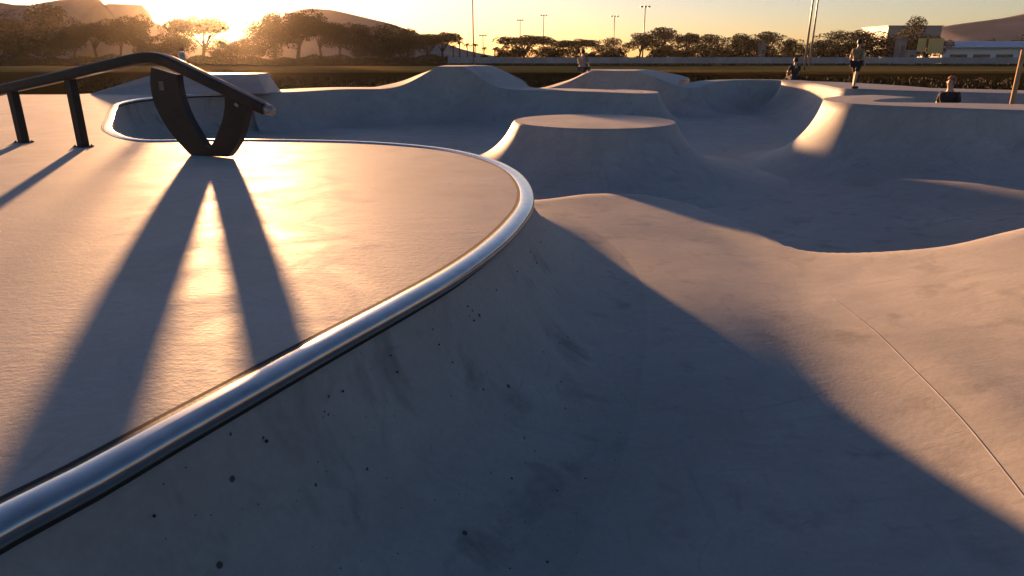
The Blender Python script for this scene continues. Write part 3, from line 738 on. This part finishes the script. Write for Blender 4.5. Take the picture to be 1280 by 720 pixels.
# ------------------------------------------------------------------ light masts
M_mast = simple('galvanised mast', (0.33, 0.30, 0.27), 0.5, 0.4)
def mast(pxb, ytop, Y, rad, label, heads=1):
    pt = PY(pxb, 72, Y); H = PY(pxb, ytop, Y).z - GZ
    root = empty('light_mast', (pt.x, Y, GZ), label=label, cat='light mast', group='floodlight masts around the field')
    bm = bmesh.new(); bm_tube(bm, [(0, 0, 0), (0, 0, H * .5), (0, 0, H)], [rad, rad * .8, rad * .55], 10); bm_obj('pole', bm, M_mast, root, True)
    bm = bmesh.new(); bm_box(bm, (0, 0, H), (rad * 11, .2, .18)); bm_obj('crossbar', bm, M_mast, root)
    for s in (-1, 0, 1):
        bm = bmesh.new(); bm_box(bm, (s * rad * 4.4, -.25, H - .1), (rad * 3.2, .5, .55), 0, .05); bm_obj('lamp', bm, M_mast, root)
mast(592, -60, 190, .20, 'tall thin light mast right of the small palms, reaching out of the picture')
mast(604, 44, 300, .26, 'smallest distant mast just right of the tall thin mast')
mast(650, 25, 340, .26, 'distant faint mast above the wide umbrella tree')
mast(679, 19, 330, .26, 'distant faint mast between the two umbrella trees')
mast(766, 20, 320, .3, 'distant faint mast above the dense round tree')
mast(803, 8, 270, .3, 'mast with a visible lamp head above the long grove')
mast(1007, -70, 120, .19, 'left one of the twin tall masts, reaching out of the picture')
mast(1013, -70, 135, .19, 'right one of the twin tall masts, reaching out of the picture')
# small mast on the mountain
# leaning stake at the right edge
bm = bmesh.new(); a = PY(1272, 101, 16.5); b_ = PY(1279.5, 62, 16.5); a.z = GZ
bm_tube(bm, [(0, 0, 0), b_ - a], [.06, .05], 10)
tag(bm_obj('wooden_stake', bm, simple('stake wood', (.38, .22, .1), .8), None, True, a), 'leaning wooden stake at the right edge, behind the quarter pipe', 'stake')

# ------------------------------------------------------------------ people
def skin_mesh(name, joints, edges, mat, parent, sub=2, root=0):
    me = bpy.data.meshes.new(name); me.from_pydata([j[0] for j in joints], edges, [])
    o = bpy.data.objects.new(name, me); COL.objects.link(o)
    md = o.modifiers.new('skin', 'SKIN'); sv = me.skin_vertices[0].data
    for i, j in enumerate(joints):
        r = j[1]; sv[i].radius = (r, r) if isinstance(r, (int, float)) else r; sv[i].use_root = (i == root)
    ms = o.modifiers.new('sub', 'SUBSURF'); ms.levels = sub
    dg = bpy.context.evaluated_depsgraph_get(); m2 = bpy.data.meshes.new_from_object(o.evaluated_get(dg))
    for p in m2.polygons: p.use_smooth = True
    m2.materials.clear(); m2.materials.append(mat); o.modifiers.clear(); o.data = m2; o.parent = parent; return o
M_skin = simple('skin', (0.42, 0.25, 0.17), 0.5, 0, .08)
def person(loc, rz, pose, label, shirt, legs, hairc, scale=1.0, shorts=False):
    """local frame: faces -Y; z = 0 at the feet (standing) or the seat (sitting)"""
    root = empty('person', loc, rz, label=label, cat='person'); root.scale = (scale,) * 3
    sit = pose == 'sit'; hp = 0.09 if sit else 0.95
    J = {'pel': ((0, 0, hp), (.15, .11)), 'belly': ((0, .02, hp + .16), (.135, .10)), 'chest': ((0, .02, hp + .36), (.165, .11)), 'neck0': ((0, .02, hp + .50), (.07, .07)), 'neck': ((0, 0, hp + .57), .055), 'head': ((0, -.02, hp + .68), (.082, .095)), 'crown': ((0, -.01, hp + .78), (.065, .075))}
    E = [('pel', 'belly'), ('belly', 'chest'), ('chest', 'neck0'), ('neck0', 'neck'), ('neck', 'head'), ('head', 'crown')]
    for s, n in ((-1, 'l'), (1, 'r')):
        if sit: k, a_, t_ = (s * .13, -.42, hp + .03), (s * .14, -.47, hp - .40), (s * .14, -.62, hp - .46)
        elif pose == 'stride': k, a_, t_ = (s * .10, -.06 - .14 * s, .50), (s * .10, -.02 + .16 * s * -1, .08), (s * .10, -.2 - .14 * s, .03)
        else: k, a_, t_ = (s * .11, -.02, .50), (s * .12, .02, .08), (s * .14, -.16, .03)
        J['hip' + n] = ((s * .10, 0, hp - .03), .10); J['knee' + n] = (k, .062); J['ank' + n] = (a_, .042); J['toe' + n] = (t_, .038)
        E += [('pel', 'hip' + n), ('hip' + n, 'knee' + n), ('knee' + n, 'ank' + n), ('ank' + n, 'toe' + n)]
        if sit: el, wr = (s * .25, -.10, hp + .22), (s * .17, -.32, hp + .12)
        elif pose == 'arms': el, wr = (s * .42, -.04, hp + .30), (s * .60, -.12, hp + .16 + .14 * s)
        else: el, wr = (s * .25, .03, hp + .18), (s * .27, -.10, hp - .05)
        J['sho' + n] = ((s * .185, .02, hp + .44), .062); J['elb' + n] = (el, .042); J['wri' + n] = (wr, .027)
        E += [('chest', 'sho' + n), ('sho' + n, 'elb' + n), ('elb' + n, 'wri' + n)]
        d = (Vector(wr) - Vector(el)).normalized(); side = d.orthogonal().normalized(); up = d.cross(side)
        pm_ = Vector(wr) + d * .06; J['palm' + n] = (tuple(pm_), .03); E.append(('wri' + n, 'palm' + n))
        for fi, (off, ln) in enumerate(((-.032, .055), (-.012, .075), (.010, .08), (.031, .07))):
            p1 = pm_ + d * .045 + side * off; p2 = p1 + d * ln * .6 + up * .012
            J['f%d%s' % (fi, n)] = (tuple(p1), .009); J['g%d%s' % (fi, n)] = (tuple(p2), .008); E += [('palm' + n, 'f%d%s' % (fi, n)), ('f%d%s' % (fi, n), 'g%d%s' % (fi, n))]
        tb = pm_ - d * .01 + side * -.05; J['th' + n] = (tuple(tb), .011); J['ti' + n] = (tuple(tb + d * .035 - side * .012), .009); E += [('palm' + n, 'th' + n), ('th' + n, 'ti' + n)]
    def sub(names, f, cut={}):
        nm = [k for k in J if k in names]; ix = {k: i for i, k in enumerate(nm)}
        js = []
        for k in nm:
            r_ = J[k][1]; p = Vector(J[k][0])
            if k in cut: o = Vector(J[cut[k][0]][0]); p = o + (p - o) * cut[k][1]
            js.append((tuple(p), tuple(x * f + .012 for x in r_) if isinstance(r_, tuple) else r_ * f + .012))
        return js, [(ix[a], ix[b]) for a, b in E if a in ix and b in ix]
    names = list(J); ix = {k: i for i, k in enumerate(names)}
    skin_mesh('body', [J[k] for k in names], [(ix[a], ix[b]) for a, b in E], M_skin, root, 2)
    js, es = sub({'pel', 'belly', 'chest', 'neck0', 'shol', 'shor', 'elbl', 'elbr'}, 1.06, {'elbl': ('shol', .8), 'elbr': ('shor', .8), 'neck0': ('chest', .75)}); skin_mesh('shirt', js, es, shirt, root)
    js, es = sub({'pel', 'hipl', 'hipr', 'kneel', 'kneer'} | (set() if shorts else {'ankl', 'ankr'}), 1.1, {'kneel': ('hipl', .85), 'kneer': ('hipr', .85)} if shorts else {}); skin_mesh('trousers', js, es, legs, root)
    # head details
    hc = Vector(J['head'][0]) + Vector((0, 0, .03))
    bm = bmesh.new(); bmesh.ops.create_uvsphere(bm, u_segments=20, v_segments=14, radius=1, matrix=Matrix.Translation(hc + Vector((0, .018, .018))) @ Matrix.Diagonal((.098, .112, .125, 1)))
    bmesh.ops.delete(bm, geom=[v_ for v_ in bm.verts if v_.co.y < hc.y - .045 and v_.co.z < hc.z + .055 or v_.co.z < hc.z - .075], context='VERTS')
    for v_ in bm.verts: v_.co += Vector((rt.uniform(-1, 1), rt.uniform(-1, 1), rt.uniform(-1, 1))) * .005
    bm_obj('hair', bm, hairc, root, True)
    for s in (-1, 1):
        bm = bmesh.new(); bmesh.ops.create_uvsphere(bm, u_segments=8, v_segments=6, radius=.011, matrix=Matrix.Translation(hc + Vector((s * .034, -.098, .0)))); bm_obj('eye', bm, M_dark, root)
        bm = bmesh.new(); bmesh.ops.create_uvsphere(bm, u_segments=8, v_segments=6, radius=.028, matrix=Matrix.Translation(hc + Vector((s * .092, .0, -.01))) @ Matrix.Diagonal((.4, .8, 1.1, 1))); bm_obj('ear', bm, M_skin, root)
    bm = bmesh.new(); bmesh.ops.create_cone(bm, segments=8, radius1=.017, radius2=.006, depth=.045, cap_ends=True, matrix=Matrix.Translation(hc + Vector((0, -.108, -.02)))); bm_obj('nose', bm, M_skin, root)
    bm = bmesh.new(); bm_box(bm, hc + Vector((0, -.098, -.055)), (.045, .012, .009)); bm_obj('mouth', bm, simple('lips', (.3, .1, .08)), root)
    for s, n in ((-1, 'l'), (1, 'r')):
        a_ = Vector(J['ank' + n][0]); t_ = Vector(J['toe' + n][0]); c = (a_ + t_) / 2
        bm = bmesh.new(); bm_box(bm, (c.x, c.y - .01, min(a_.z, t_.z) + .012), (.095, abs(a_.y - t_.y) + .16, .085), 0, .025); bm_obj('shoe', bm, M_dark, root, True)
    return root
M_blk = simple('black cotton', (.02, .018, .022), .9); M_navy = simple('navy cloth', (.03, .035, .05), .9)
M_yel = simple('tan shirt cloth', (.24, .16, .08), .9); M_red = simple('rust red cloth', (.25, .06, .03), .9); M_wsh = simple('grey shirt cloth', (.16, .15, .15), .9)
M_hair = simple('dark hair', (.025, .015, .01), .6); M_hair2 = simple('red-lit hair', (.35, .12, .04), .6)  # second hair: red sunlight on the head is put into its colour
p = PY(990, 100, 28.5)
person((p.x, 28.35, 0.115), R_(180), 'sit', 'person in black seated on the rim of the farthest bowl', M_blk, M_blk, M_hair, 0.9)
p = PY(1107, 112, 18.6)
person((p.x, 20.4, 0.115), R_(125), 'stride', 'person in a tan shirt with bare legs standing on the far right deck', M_yel, M_blk, M_hair, 0.75, True)
p = PY(1188, 110, 16.2)
person((p.x, 16.2, GZ), R_(-60), 'stand', 'person with red-lit hair standing behind the quarter pipe', M_blk, M_red, M_hair2, 0.99)
p = PY(729, 90, 27.6)
person((p.x, 27.9, 0.46), R_(150), 'sit', 'person in a grey shirt sitting on top of the second hump', M_wsh, M_navy, M_hair, 0.85)

# ------------------------------------------------------------------ haze
m = bpy.data.materials.new('haze air'); m.use_nodes = True; nt = m.node_tree; nt.nodes.clear()
out = nt.nodes.new('ShaderNodeOutputMaterial'); add = nt.nodes.new('ShaderNodeAddShader')
for i, (dens, g, vc_) in enumerate(((0.000009, 0.95, (1.0, 0.80, 0.52, 1)), (0.00005, 0.35, (1.0, 0.88, 0.74, 1)))):
    pv = nt.nodes.new('ShaderNodeVolumePrincipled'); pv.inputs['Color'].default_value = vc_
    pv.inputs['Density'].default_value = dens; pv.inputs['Anisotropy'].default_value = g; nt.links.new(pv.outputs[0], add.inputs[i])
nt.links.new(add.outputs[0], out.inputs['Volume'])
bm = bmesh.new(); bm_box(bm, (0, 450, 48), (2400, 1100, 102))
hz = bm_obj('haze', bm, m); tag(hz, 'warm thin evening haze over the field', None, None, 'stuff')
hz.display_type = 'WIRE'
